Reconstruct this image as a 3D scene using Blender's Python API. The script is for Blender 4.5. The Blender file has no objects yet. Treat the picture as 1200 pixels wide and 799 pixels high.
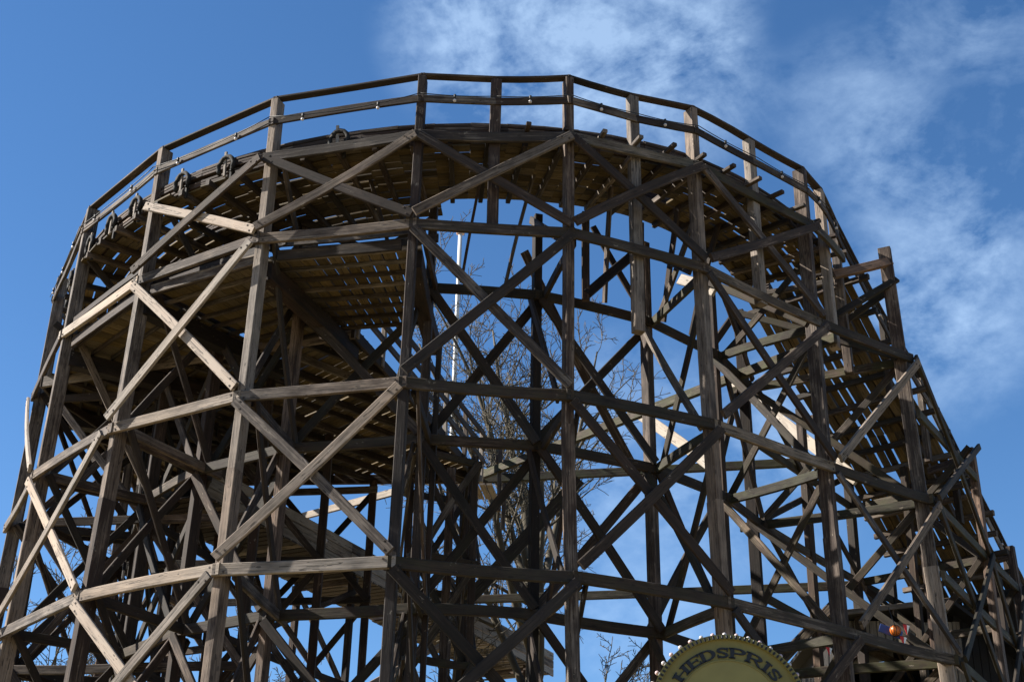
import bpy, bmesh, math, random
from mathutils import Vector, Matrix, noise as mnoise
random.seed(11)
scene = bpy.context.scene
COL = scene.collection
ZC = 1.65                                   # eye height; structure coordinates are measured from the eye
F, PITCH, ROLL = 1700.0, 0.45637815752418665, 0.02233607172379116
CX, CY = -1.18, 29.9                        # centre of the high turn
V = Vector
def lerp(a, b, t): return a + (b - a) * t
def interp(x, pts):
    if x <= pts[0][0]: return pts[0][1]
    for (x0, y0), (x1, y1) in zip(pts, pts[1:]):
        if x <= x1: return lerp(y0, y1, (x - x0) / (x1 - x0))
    return pts[-1][1]
def ring(th, R, z=0.0):
    t = math.radians(th); return V((CX + R * math.sin(t), CY - R * math.cos(t), z))
def rad(th):
    t = math.radians(th); return V((math.sin(t), -math.cos(t), 0))
# ------------------------------------------------------------------ materials
def new_mat(name):
    m = bpy.data.materials.new(name); m.use_nodes = True
    nt = m.node_tree; nt.nodes.clear()
    out = nt.nodes.new('ShaderNodeOutputMaterial'); b = nt.nodes.new('ShaderNodeBsdfPrincipled')
    nt.links.new(b.outputs[0], out.inputs[0])
    return m, nt, b
def N(nt, t, **kw):
    n = nt.nodes.new(t)
    for k, v in kw.items():
        if k.startswith('i_'): n.inputs[int(k[2:])].default_value = v
        else: setattr(n, k, v)
    return n
def ramp(nt, pts):
    r = nt.nodes.new('ShaderNodeValToRGB'); e = r.color_ramp.elements
    while len(e) < len(pts): e.new(0.5)
    for el, (p, c) in zip(e, pts): el.position = p; el.color = (*c, 1)
    return r
def mixc(nt, fac, a, b, blend='MIX'):
    m = nt.nodes.new('ShaderNodeMix'); m.data_type = 'RGBA'; m.blend_type = blend
    L = nt.links.new
    for sock, v in ((m.inputs[0], fac), (m.inputs[6], a), (m.inputs[7], b)):
        if hasattr(v, 'is_linked'): L(v, sock)
        elif isinstance(v, tuple): sock.default_value = (*v, 1)
        else: sock.default_value = v
    return m.outputs[2]
def math_n(nt, op, a, b=None, clamp=False):
    m = nt.nodes.new('ShaderNodeMath'); m.operation = op; m.use_clamp = clamp
    for s, v in ((m.inputs[0], a), (m.inputs[1], b)):
        if v is None: continue
        if hasattr(v, 'is_linked'): nt.links.new(v, s)
        else: s.default_value = v
    return m.outputs[0]
def noise_n(nt, vec, scale, detail=3, rough=0.55, mapscale=None):
    if mapscale:
        mp = N(nt, 'ShaderNodeMapping'); mp.inputs['Scale'].default_value = mapscale
        nt.links.new(vec, mp.inputs[0]); vec = mp.outputs[0]
    n = N(nt, 'ShaderNodeTexNoise'); n.inputs['Scale'].default_value = scale
    n.inputs['Detail'].default_value = detail; n.inputs['Roughness'].default_value = rough
    nt.links.new(vec, n.inputs['Vector']); return n.outputs[0]
def wood_material(name, dark, mid, light, red, mossc):
    m, nt, b = new_mat(name); L = nt.links.new
    uv = N(nt, 'ShaderNodeUVMap'); uv.uv_map = 'UVMap'; uvo = uv.outputs[0]
    at = N(nt, 'ShaderNodeAttribute'); at.attribute_name = 'wood'
    sp = N(nt, 'ShaderNodeSeparateColor'); L(at.outputs['Color'], sp.inputs[0])
    grain = noise_n(nt, uvo, 1.0, 4, 0.6, (0.9, 26, 1))
    fine = noise_n(nt, uvo, 1.0, 2, 0.5, (2.5, 95, 1))
    blot = noise_n(nt, uvo, 1.3, 4, 0.65, (1.0, 2.2, 1))
    s = math_n(nt, 'ADD', math_n(nt, 'MULTIPLY', grain, 0.55), math_n(nt, 'MULTIPLY', blot, 0.75))
    s = math_n(nt, 'ADD', s, math_n(nt, 'MULTIPLY', math_n(nt, 'SUBTRACT', fine, 0.5), 0.35))
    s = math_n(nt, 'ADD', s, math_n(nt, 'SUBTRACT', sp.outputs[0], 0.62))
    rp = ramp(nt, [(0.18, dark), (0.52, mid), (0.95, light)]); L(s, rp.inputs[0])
    rfac = math_n(nt, 'MULTIPLY', sp.outputs[1], math_n(nt, 'MULTIPLY', blot, 1.5), True)
    c = mixc(nt, rfac, rp.outputs[0], mixc(nt, 1.0, rp.outputs[0], red, 'MULTIPLY'))
    mn = noise_n(nt, uvo, 2.3, 5, 0.7, (1.0, 1.6, 1))
    mfac = math_n(nt, 'MULTIPLY', sp.outputs[2], math_n(nt, 'MULTIPLY', math_n(nt, 'SUBTRACT', mn, 0.36), 4.5, True), True)
    c = mixc(nt, mfac, c, mossc)
    # checks: thin dark splits along the grain
    ck = noise_n(nt, uvo, 1.0, 2, 0.5, (0.55, 15, 1))
    ckf = math_n(nt, 'LESS_THAN', math_n(nt, 'ABSOLUTE', math_n(nt, 'SUBTRACT', ck, 0.5)), 0.012)
    ckm = math_n(nt, 'MULTIPLY', ckf, math_n(nt, 'GREATER_THAN', blot, 0.5))
    c = mixc(nt, math_n(nt, 'MULTIPLY', ckm, 0.75), c, (0.012, 0.009, 0.007))
    # knots and nail stains
    vo = N(nt, 'ShaderNodeTexVoronoi'); vo.inputs['Scale'].default_value = 1.0
    mp = N(nt, 'ShaderNodeMapping'); mp.inputs['Scale'].default_value = (2.2, 6.0, 1); L(uvo, mp.inputs[0]); L(mp.outputs[0], vo.inputs['Vector'])
    kn = math_n(nt, 'LESS_THAN', vo.outputs['Distance'], 0.11)
    c = mixc(nt, math_n(nt, 'MULTIPLY', kn, 0.6), c, dark)
    # boards of different age: some silvered, some still brown; pale lichen and old paint flecks
    age = noise_n(nt, uvo, 0.21, 0, 0.5)
    agef = math_n(nt, 'MULTIPLY', math_n(nt, 'SUBTRACT', age, 0.40), 4.0, True)
    bw = N(nt, 'ShaderNodeRGBToBW'); L(c, bw.inputs[0])
    gm = N(nt, 'ShaderNodeCombineColor')
    for k_, f_ in enumerate((1.12, 1.07, 1.0)): L(math_n(nt, 'MULTIPLY', bw.outputs[0], f_), gm.inputs[k_])
    c = mixc(nt, math_n(nt, 'MULTIPLY', agef, 0.42), c, gm.outputs[0])
    fl = noise_n(nt, uvo, 1.0, 3, 0.7, (5, 9, 1))
    flf = math_n(nt, 'MULTIPLY', math_n(nt, 'GREATER_THAN', fl, 0.66), math_n(nt, 'GREATER_THAN', blot, 0.52))
    c = mixc(nt, math_n(nt, 'MULTIPLY', flf, 0.35), c, light)
    dr = noise_n(nt, uvo, 1.0, 3, 0.6, (0.8, 5, 1))
    c = mixc(nt, math_n(nt, 'MULTIPLY', math_n(nt, 'SUBTRACT', dr, 0.52), 3.2, True), c, mixc(nt, 1.0, c, (0.45, 0.42, 0.40), 'MULTIPLY'))
    L(c, b.inputs['Base Color'])
    b.inputs['Roughness'].default_value = 0.82; b.inputs['Specular IOR Level'].default_value = 0.25
    bp = N(nt, 'ShaderNodeBump'); bp.inputs['Strength'].default_value = 0.5; bp.inputs['Distance'].default_value = 0.02
    L(math_n(nt, 'SUBTRACT', s, math_n(nt, 'MULTIPLY', ckm, 0.5)), bp.inputs['Height']); L(bp.outputs[0], b.inputs['Normal'])
    return m
WOOD = wood_material('weathered_wood', (0.009, 0.0062, 0.0050), (0.040, 0.0275, 0.021), (0.285, 0.245, 0.195), (0.95, 0.52, 0.36), (0.042, 0.043, 0.016))
DECKW = wood_material('deck_wood', (0.030, 0.020, 0.008), (0.098, 0.067, 0.024), (0.20, 0.145, 0.068), (0.95, 0.6, 0.4), (0.05, 0.05, 0.018))
def simple(name, col, rough=0.6, metal=0.0, var=0.35, scale=6.0, spec=0.4):
    m, nt, b = new_mat(name); L = nt.links.new
    tc = N(nt, 'ShaderNodeTexCoord'); n = noise_n(nt, tc.outputs['Object'], scale, 5, 0.6)
    c = mixc(nt, n, tuple(x * (1 - var) for x in col), tuple(min(1, x * (1 + var)) for x in col))
    L(c, b.inputs['Base Color']); b.inputs['Roughness'].default_value = rough
    b.inputs['Metallic'].default_value = metal; b.inputs['Specular IOR Level'].default_value = spec
    return m
IRON = simple('black_iron', (0.016, 0.015, 0.014), 0.8, 0.0, 0.4, 14, 0.2)
STEEL = simple('rusty_bolt', (0.035, 0.024, 0.018), 0.85, 0.0, 0.4, 14)
CABLE = simple('cable_rubber', (0.015, 0.015, 0.015), 0.6)
BULBW = simple('bulb_white', (0.42, 0.38, 0.37), 0.25, 0, 0.06, 3)
BULBP = simple('bulb_pink', (0.44, 0.31, 0.30), 0.25, 0, 0.15, 9)
BARK = simple('bark', (0.062, 0.051, 0.033), 0.9, 0, 0.5, 3)
POLEW = simple('pole_paint', (0.45, 0.45, 0.44), 0.4, 0, 0.08, 0.6)
SIGNM = simple('sign_paint', (0.168, 0.140, 0.036), 0.6, 0, 0.28, 5)
SIGNL = simple('sign_panel_paint', (0.205, 0.174, 0.052), 0.6, 0, 0.25, 4)
BLACKP = simple('black_paint', (0.012, 0.011, 0.010), 0.5)
ROOFM = simple('tarred_roof', (0.018, 0.017, 0.017), 0.9, 0, 0.4, 5)
BLUEP = simple('blue_paint', (0.03, 0.06, 0.22), 0.5)
REDP = simple('red_cloth', (0.55, 0.03, 0.03), 0.7)
WHITEP = simple('white_cloth', (0.8, 0.8, 0.78), 0.7, 0, 0.05)
ORANGE = simple('orange_shell', (0.50, 0.115, 0.010), 0.4, 0, 0.35, 9)
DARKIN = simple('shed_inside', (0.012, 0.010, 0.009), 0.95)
# ------------------------------------------------------------------ object helpers
def link(o, parent=None):
    COL.objects.link(o)
    if parent is not None: o.parent = parent
    return o
def empty(name, loc, label, cat, group=None):
    o = bpy.data.objects.new(name, None); o.empty_display_size = 0.3; link(o); o.location = loc
    o['label'] = label; o['category'] = cat
    if group: o['group'] = group
    return o
class MB:
    """collects timber pieces; origin-relative; carries UVs in metres and a per-piece 'wood' colour"""
    def __init__(s): s.v = []; s.f = []; s.uv = []; s.c = []; s.mi = []; s.sm = []
    def add(s, verts, faces, uvs, col, mi=0, smooth=False):
        o = len(s.v); s.v += verts
        for f, u in zip(faces, uvs):
            s.f.append([i + o for i in f]); s.uv.append(u); s.c.append(col); s.mi.append(mi); s.sm.append(smooth)
    def build(s, name, mats, parent=None, origin=None):
        og = V(origin) if origin is not None else (sum((V(v) for v in s.v), V()) / max(1, len(s.v)))
        me = bpy.data.meshes.new(name)
        me.from_pydata([tuple(V(v) - og) for v in s.v], [], s.f)
        me.uv_layers.new(name='UVMap')
        me.color_attributes.new('wood', 'FLOAT_COLOR', 'CORNER')
        uvf, cf = [], []
        for f, u, c in zip(s.f, s.uv, s.c):
            for j in range(len(f)): uvf += u[j][:2]; cf += (*c, 1.0)
        me.uv_layers['UVMap'].data.foreach_set('uv', uvf)
        me.color_attributes['wood'].data.foreach_set('color', cf)
        for m in (mats if isinstance(mats, (list, tuple)) else [mats]): me.materials.append(m)
        me.polygons.foreach_set('material_index', s.mi); me.polygons.foreach_set('use_smooth', s.sm)
        me.update()
        o = bpy.data.objects.new(name, me)
        pl = V((0, 0, 0)) if parent is None else parent.matrix_world.translation
        o.location = og - (V(parent['_w']) if parent is not None and '_w' in parent else V((0, 0, 0)))
        link(o, parent); o['_w'] = tuple(og)
        return o
def wcol(t=None, red=None, moss=0.0, jit=0.10):
    t = 0.42 if t is None else t
    return (max(0, min(1, random.gauss(t, jit))), random.random() ** 2 * 0.8 if red is None else red, moss)
def beam(mb, p0, p1, n, t, w, col, seg=4, bow=0.012, cut=0.011, bolts=0, ext=0.0, mi=0):
    """timber from p0 to p1; thickness t along n (face direction), width w across"""
    p0, p1, n = V(p0), V(p1), V(n)
    d = p1 - p0; L = d.length
    if L < 1e-4: return
    d = d / L; p0 = p0 - d * ext; p1 = p1 + d * ext; L += 2 * ext
    n = n - d * n.dot(d)
    if n.length < 1e-4:
        n = d.orthogonal()
    n.normalize(); s = d.cross(n)
    a, b2 = t / 2, w / 2; c = min(cut, a * 0.4, b2 * 0.4)
    prof = [(-a + c, -b2), (a - c, -b2), (a, -b2 + c), (a, b2 - c), (a - c, b2), (-a + c, b2), (-a, b2 - c), (-a, -b2 + c)]
    seg = max(1, min(seg, int(L / 0.6) + 1))
    ph = random.random() * 9; b1 = random.gauss(0, bow); b3 = random.gauss(0, bow)
    u0, v0 = random.random() * 50, random.random() * 50
    arc = [0]
    for k in range(8):
        q0, q1 = prof[k], prof[(k + 1) % 8]; arc.append(arc[-1] + math.hypot(q1[0] - q0[0], q1[1] - q0[1]))
    vs, fs, uvs = [], [], []
    for i in range(seg + 1):
        x = i / seg; off = math.sin(math.pi * x)
        for q in prof:
            vs.append(tuple(p0 + d * (L * x) + n * (q[0] + off * b1) + s * (q[1] + off * b3)))
    for i in range(seg):
        for k in range(8):
            k2 = (k + 1) % 8
            fs.append([i * 8 + k, i * 8 + k2, (i + 1) * 8 + k2, (i + 1) * 8 + k])
            ua, ub = u0 + L * i / seg, u0 + L * (i + 1) / seg
            uvs.append([(ua, v0 + arc[k]), (ua, v0 + arc[k + 1]), (ub, v0 + arc[k + 1]), (ub, v0 + arc[k])])
    fs.append(list(range(7, -1, -1))); uvs.append([(u0 + prof[k][0], v0 + prof[k][1] * .1) for k in range(7, -1, -1)])
    fs.append([seg * 8 + k for k in range(8)]); uvs.append([(u0 + prof[k][0], v0 + prof[k][1] * .1) for k in range(8)])
    mb.add(vs, fs, uvs, col, mi)
    if bolts:
        for e in (0.14, L - 0.14):
            for q in ((-0.05, 0.05) if w > 0.15 else (0,)):
                cc = p0 + d * (e + q) + s * q * 0.9
                disc(mb, cc + n * (a - .002), n, 0.018, 0.012)
def disc(mb, c, n, r, h, k=6, mi=1, col=(.5, 0, 0)):
    n = V(n).normalized(); e = n.orthogonal().normalized(); g = n.cross(e)
    vs = [tuple(c + e * r * math.cos(6.2832 * i / k) + g * r * math.sin(6.2832 * i / k) + n * z) for z in (0, h) for i in range(k)]
    fs = [[i, (i + 1) % k, k + (i + 1) % k, k + i] for i in range(k)] + [[k + i for i in range(k)]]
    mb.add(vs, fs, [[(0, 0)] * len(f) for f in fs], col, mi)
def ball(mb, c, r, mi=0, sz=1.0, nu=10, nv=7, axis=V((0, 0, 1))):
    c = V(c); vs = [tuple(c + V((0, 0, r * sz)))]; fs = []
    for j in range(1, nv):
        for i in range(nu):
            a, b_ = 6.28319 * i / nu, math.pi * j / nv
            vs.append(tuple(c + V((r * math.sin(b_) * math.cos(a), r * math.sin(b_) * math.sin(a), r * sz * math.cos(b_)))))
    vs.append(tuple(c - V((0, 0, r * sz))))
    for i in range(nu): fs.append([0, 1 + i, 1 + (i + 1) % nu])
    for j in range(nv - 2):
        for i in range(nu):
            q = 1 + j * nu; fs.append([q + i, q + nu + i, q + nu + (i + 1) % nu, q + (i + 1) % nu])
    q = 1 + (nv - 2) * nu
    for i in range(nu): fs.append([q + i, len(vs) - 1, q + (i + 1) % nu])
    mb.add(vs, fs, [[(0, 0)] * len(f) for f in fs], (.5, 0, 0), mi, True)
def tube(mb, pts, r0, r1=None, k=6, mi=0, col=(.5, 0, 0), smooth=True):
    r1 = r0 if r1 is None else r1; pts = [V(p) for p in pts]; vs = []; fs = []
    n = len(pts)
    for i, p in enumerate(pts):
        d = (pts[min(i + 1, n - 1)] - pts[max(i - 1, 0)]).normalized()
        e = d.cross(V((0.13, 0.07, 1))) if abs(d.z) < .95 else d.cross(V((1, 0.1, 0)))
        e.normalize(); g = d.cross(e); r = lerp(r0, r1, i / max(1, n - 1))
        for j in range(k): vs.append(tuple(p + e * r * math.cos(6.2832 * j / k) + g * r * math.sin(6.2832 * j / k)))
    for i in range(n - 1):
        for j in range(k): fs.append([i * k + j, i * k + (j + 1) % k, (i + 1) * k + (j + 1) % k, (i + 1) * k + j])
    fs.append(list(range(k - 1, -1, -1))); fs.append([(n - 1) * k + j for j in range(k)])
    mb.add(vs, fs, [[(vs[i][2], vs[i][0]) for i in f] for f in fs], col, mi, smooth)
# ------------------------------------------------------------------ camera, sun, sky
cam = bpy.data.cameras.new('camera'); co = bpy.data.objects.new('camera', cam); link(co)
cam.sensor_width = 36; cam.lens = 36 * F / 1200; cam.clip_end = 5000; cam.clip_start = 0.1
co.matrix_world = Matrix.Translation((0, 0, ZC)) @ Matrix.Rotation(math.pi / 2 + PITCH, 4, 'X') @ Matrix.Rotation(ROLL, 4, 'Z')
scene.camera = co
def px_ray(x, y):
    x, y = x - 600, y - 400; c, s = math.cos(-ROLL), math.sin(-ROLL); sx, sy = c * x - s * y, s * x + c * y
    return V((sx / F, math.cos(PITCH) + sy / F * math.sin(PITCH), math.sin(PITCH) - sy / F * math.cos(PITCH))).normalized()
SUN_AZ, SUN_EL = -94.0, 36.0                # bearing measured like the ring angle: -90 is straight left
sd = rad(SUN_AZ) * math.cos(math.radians(SUN_EL)) + V((0, 0, math.sin(math.radians(SUN_EL))))
sl = bpy.data.lights.new('sun', 'SUN'); sl.energy = 5.0; sl.angle = math.radians(0.53); sl.color = (1.0, 0.945, 0.86)
so = bpy.data.objects.new('sun', sl); link(so); so.rotation_euler = sd.to_track_quat('Z', 'Y').to_euler(); so.location = (-60, 0, 60)
w = bpy.data.worlds.new('World'); scene.world = w; w.use_nodes = True
nt = w.node_tree; nt.nodes.clear(); L = nt.links.new
wo = N(nt, 'ShaderNodeOutputWorld'); bg = N(nt, 'ShaderNodeBackground'); L(bg.outputs[0], wo.inputs[0])
sky = N(nt, 'ShaderNodeTexSky'); sky.sky_type = 'NISHITA'; sky.sun_disc = False
sky.sun_elevation = math.radians(SUN_EL); sky.sun_rotation = math.atan2(sd.x, sd.y)
sky.altitude = 1500; sky.air_density = 1.0; sky.dust_density = 0.2; sky.ozone_density = 3.5
tc = N(nt, 'ShaderNodeTexCoord'); dirv = tc.outputs['Generated']
hs = N(nt, 'ShaderNodeHueSaturation'); hs.inputs['Saturation'].default_value = 1.16; hs.inputs['Value'].default_value = 1.0; L(sky.outputs[0], hs.inputs['Color'])
# thin streaky cloud: broad banks at fixed bearings, broken by warped noise
def bank(px, ang, amt):
    v = px_ray(*px)
    dp = N(nt, 'ShaderNodeVectorMath', operation='DOT_PRODUCT'); L(dirv, dp.inputs[0]); dp.inputs[1].default_value = v
    mr = N(nt, 'ShaderNodeMapRange'); mr.interpolation_type = 'SMOOTHSTEP'
    L(dp.outputs['Value'], mr.inputs[0]); mr.inputs[1].default_value = math.cos(math.radians(ang)); mr.inputs[2].default_value = 1.0
    mr.inputs[3].default_value = 0; mr.inputs[4].default_value = amt
    return mr.outputs[0]
banks = [((560, 35), 4.6, 1.0), ((660, 55), 5.2, 1.25), ((800, 95), 4.2, .85), ((1000, 130), 4.0, .48), ((1060, 190), 3.4, .34),
         ((1085, 310), 4.8, .56), ((1110, 390), 4.4, .56), ((1190, 230), 3.8, .34), ((1100, 10), 3.2, .35), ((820, -10), 3.2, .5),
         ((740, 500), 4.5, .55), ((880, 560), 5, .45), ((940, 470), 4, .3), ((740, 690), 5, .5), ((1210, 60), 4, .35)]
acc = None
for bk in banks:
    o = bank(*bk); acc = o if acc is None else math_n(nt, 'ADD', acc, o)
mpw = N(nt, 'ShaderNodeMapping'); mpw.inputs['Rotation'].default_value = (0.3, 0.5, 0.4); mpw.inputs['Scale'].default_value = (9, 9, 13)
L(dirv, mpw.inputs[0])
n1 = N(nt, 'ShaderNodeTexNoise'); n1.inputs['Scale'].default_value = 1.25; n1.inputs['Detail'].default_value = 9; n1.inputs['Roughness'].default_value = 0.58; n1.inputs['Distortion'].default_value = 0.5
L(mpw.outputs[0], n1.inputs['Vector'])
n2 = N(nt, 'ShaderNodeTexNoise'); n2.inputs['Scale'].default_value = 6; n2.inputs['Detail'].default_value = 8; n2.inputs['Roughness'].default_value = 0.62
L(mpw.outputs[0], n2.inputs['Vector'])
den = math_n(nt, 'ADD', math_n(nt, 'MULTIPLY', n1.outputs[0], 1.5), math_n(nt, 'MULTIPLY', n2.outputs[0], 0.6))
den = math_n(nt, 'SUBTRACT', den, 0.84, True)
cl = math_n(nt, 'MULTIPLY', math_n(nt, 'MINIMUM', acc, 1.15), math_n(nt, 'MULTIPLY', den, 2.3), True)
skc = mixc(nt, math_n(nt, 'MULTIPLY', cl, 0.42), hs.outputs[0], (4.7, 6.3, 8.3))
L(skc, bg.inputs[0]); bg.inputs[1].default_value = 0.059
SKYN = (sky, hs, bg)
scene.view_settings.view_transform = 'Standard'; scene.view_settings.look = 'None'
scene.view_settings.exposure = 1.6; scene.view_settings.gamma = 1
scene.render.engine = 'CYCLES'; scene.cycles.max_bounces = 6; scene.cycles.diffuse_bounces = 3; scene.cycles.use_denoising = True
# ------------------------------------------------------------------ ground
def ground():
    me = bpy.data.meshes.new('ground'); bm = bmesh.new()
    S = 1500; n = 24
    g = [[None] * (n + 1) for _ in range(n + 1)]
    for i in range(n + 1):
        for j in range(n + 1):
            x = (i / n * 2 - 1); y = (j / n * 2 - 1); x = math.copysign(abs(x) ** 2.2, x) * S; y = math.copysign(abs(y) ** 2.2, y) * S + 28
            z = 0 if math.hypot(x, y - 28) < 80 else mnoise.noise(V((x * .004, y * .004, 0))) * 3
            g[i][j] = bm.verts.new((x, y, z))
    for i in range(n):
        for j in range(n): bm.faces.new((g[i][j], g[i + 1][j], g[i + 1][j + 1], g[i][j + 1]))
    bm.to_mesh(me); bm.free()
    m, nt, b = new_mat('gravel_and_dry_grass'); t = N(nt, 'ShaderNodeTexCoord')
    a = noise_n(nt, t.outputs['Object'], 0.12, 6, 0.6); c = noise_n(nt, t.outputs['Object'], 9, 4, 0.7)
    r1 = ramp(nt, [(0.38, (0.33, 0.25, 0.125)), (0.66, (0.16, 0.14, 0.06))]); nt.links.new(a, r1.inputs[0])
    nt.links.new(mixc(nt, math_n(nt, 'MULTIPLY', c, 0.6), r1.outputs[0], (0.10, 0.08, 0.05)), b.inputs['Base Color']); b.inputs['Roughness'].default_value = 0.95
    me.materials.append(m); o = bpy.data.objects.new('ground', me); link(o); o['kind'] = 'structure'
ground()
# ------------------------------------------------------------------ the wooden coaster
coaster = empty('roller_coaster', (CX, CY, 0), 'huge weathered wooden roller coaster with a high curved turn of crossed timber bracing', 'roller coaster')
coaster['_w'] = (CX, CY, 0.0)
MEM = {}                                     # kind -> list of (visible size, kwargs)
def vis(p0, p1, w):
    tot = 0
    for i in range(7):
        p = V(p0).lerp(V(p1), i / 6); dpt = p.y * math.cos(PITCH) + p.z * math.sin(PITCH)
        if dpt < 1: continue
        sx = F * p.x / dpt; sy = -F * (-p.y * math.sin(PITCH) + p.z * math.cos(PITCH)) / dpt
        if abs(sx) < 610 and abs(sy) < 405: tot += 1
    dd = V(p0).lerp(V(p1), .5)
    back = 1.0 if (dd.x - CX) ** 2 + (dd.y - CY) ** 2 > 8.2 ** 2 and dd.y < CY + 2 else 0.35    # outer face first, buried timbers last
    return tot * (V(p1) - V(p0)).length * w / (dd.length ** 2) * back
def mem(kind, p0, p1, n, t, w, tint=None, red=None, moss=0.0, bolts=0, ext=0.0, bow=0.018, seg=5):
    if kind in ('post', 'ledger', 'brace'): w *= .85; t *= .9
    MEM.setdefault(kind, []).append((vis(p0, p1, w), dict(p0=V(p0), p1=V(p1), n=V(n), t=t, w=w, col=wcol(tint, red, moss), bolts=bolts, ext=ext, bow=bow, seg=seg)))
Zr = [-5.6, -2.6, 0.47, 3.47, 6.47, 9.47, 12.44]   # ledger levels (eye-relative)
R1 = dict(z=(-10.35, 28.46), a=(-8.91, 25.40), b=(-6.89, 22.92), c=(-4.37, 21.26), d=(-1.70, 20.68), e=(1.05, 21.24), f=(3.53, 22.43), g=(5.85, 24.13), h=(8.05, 25.74))
R2 = dict(z=(-10.28, 28.51), a=(-8.83, 25.44), b=(-6.81, 23.06), c=(-4.42, 21.58), d=(-1.71, 20.88), e=(0.94, 21.24), f=(3.43, 22.32), g=(5.73, 24.11), h=(7.89, 25.65))
R3 = dict(z=(-10.22, 28.56), a=(-8.79, 25.53), b=(-6.82, 23.26), c=(-4.40, 21.62), d=(-1.70, 20.99), e=(0.95, 21.18), f=(3.34, 22.29), g=(5.78, 24.29), h=(7.82, 25.71))
TH = dict(z=-81.5, a=-60, b=-39.8, c=-21, d=-3.3, e=14, f=31.2, g=50.6, h=65.2)
KEYS = 'zabcdefgh'
DZ = [(-150, 12.9), (-110, 13.7), (-81, 14.0), (-40, 14.05), (-21, 14.11), (-3, 14.24), (14, 14.38), (31, 14.55), (50, 14.58), (58, 14.56), (66, 14.5)]
def dz(th): return interp(th, DZ)           # height of the deck-edge ledger
def hz(th): return dz(th) + 1.36            # handrail top
def oplan(k, z):
    a, b, c = V((*R1[k], 0)), V((*R2[k], 0)), V((*R3[k], 0))
    if z <= 6.47: q = a + (a - c) * ((6.47 - z) / 5.97)
    elif z <= 9.47: q = a.lerp(b, (z - 6.47) / 3)
    elif z <= 12.44: q = b.lerp(c, (z - 9.47) / 2.97)
    else: q = c + (c - a) * ((1.0 if k == 'h' else .2) * (z - 12.44) / 5.97)
    return V((q.x, q.y, z))
def outp(th):                                # direction out of the ring
    return rad(th)
TINTP = dict(z=.56, a=.62, b=.60, c=.62, d=.50, e=.48, f=.52, g=.52, h=.54)  # sun and shade in the tint: left posts lighter, front and right darker
# outer posts (double timbers, spliced: lower and upper lift)
for k in KEYS:
    th = TH[k]; top = 14.94 if k == 'h' else hz(th) - 0.04
    n = rad(th)
    sp = {'d': 10.1, 'e': 9.0}.get(k, 8.2)
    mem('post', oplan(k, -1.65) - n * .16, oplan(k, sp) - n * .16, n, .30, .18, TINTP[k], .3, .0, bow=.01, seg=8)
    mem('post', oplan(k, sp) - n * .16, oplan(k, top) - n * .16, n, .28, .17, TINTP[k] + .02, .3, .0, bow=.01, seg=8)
# outer ledgers
TL = dict(z=.6, a=.66, b=.66, c=.56, d=.40, e=.42, f=.42, g=.44)  # ledger tints also carry the sunlit left and the shaded front
for i in range(len(KEYS) - 1):
    k, q = KEYS[i], KEYS[i + 1]
    n = (rad(TH[k]) + rad(TH[q])).normalized()
    for z in (0.47, 3.47, 6.47, 9.47, 12.44):
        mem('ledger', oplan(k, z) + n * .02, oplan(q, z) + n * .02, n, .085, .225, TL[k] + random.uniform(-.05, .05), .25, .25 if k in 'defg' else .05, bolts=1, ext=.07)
    if k in 'cdefg' and q != 'h':
        zz0, zz1 = dz(TH[k]), dz(TH[q])
        mem('ledger', oplan(k, zz0) + n * .02, oplan(q, zz1) + n * .02, n, .085, .225, .46 if k == 'c' else .42, .2, .45 if k in 'efg' else .1, bolts=1, ext=.06)
mem('ledger', oplan('g', dz(50.6)) + rad(58) * .02, ring(60, 9.0, 14.5), rad(56), .085, .22, .42, .2, .5, ext=.05)
# outer braces: checkerboard of crossings as on the real face
def outer_x(k, q, z0, z1, which='xy', t0=.45, t1=.45, red=.3):
    n = (rad(TH[k]) + rad(TH[q])).normalized()
    if 'x' in which: mem('brace', oplan(k, z1 - .12) + n * .11, oplan(q, z0 + .14) + n * .11, n, .07, .20, t0, red, .05, bolts=1)
    if 'y' in which: mem('brace', oplan(k, z0 + .14) + n * .185, oplan(q, z1 - .12) + n * .185, n, .07, .20, t1, red, .1, bolts=1)
z4 = lambda k: dz(TH[k])
def outer_x4(k, q, which='xy', t0=.45, t1=.45):
    n = (rad(TH[k]) + rad(TH[q])).normalized()
    if 'x' in which: mem('brace', oplan(k, z4(k) - .05) + n * .11, oplan(q, 12.58) + n * .11, n, .07, .20, t0, .3, .05, bolts=1)
    if 'y' in which: mem('brace', oplan(k, 12.58) + n * .185, oplan(q, z4(q) - .08) + n * .185, n, .07, .20, t1, .3, .1, bolts=1)
outer_x4('b', 'c', 'xy', .95, .60); outer_x4('c', 'd', 'xy', .48, .55); outer_x4('d', 'e', 'xy', .40, .45)  # left braces paler: painted-in sun, partly newer wood
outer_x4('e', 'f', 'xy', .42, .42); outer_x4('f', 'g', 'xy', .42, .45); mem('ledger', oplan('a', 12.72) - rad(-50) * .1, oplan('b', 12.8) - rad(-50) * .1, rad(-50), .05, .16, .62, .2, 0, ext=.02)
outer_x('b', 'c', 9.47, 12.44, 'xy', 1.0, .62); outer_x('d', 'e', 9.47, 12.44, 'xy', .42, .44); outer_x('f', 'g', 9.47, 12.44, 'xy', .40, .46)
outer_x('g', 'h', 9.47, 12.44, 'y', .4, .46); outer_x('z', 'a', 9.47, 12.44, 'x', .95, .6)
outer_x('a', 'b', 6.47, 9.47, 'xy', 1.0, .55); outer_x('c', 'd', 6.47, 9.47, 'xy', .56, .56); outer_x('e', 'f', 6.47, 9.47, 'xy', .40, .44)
outer_x('g', 'h', 6.47, 9.47, 'xy', .42, .46)
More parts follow.
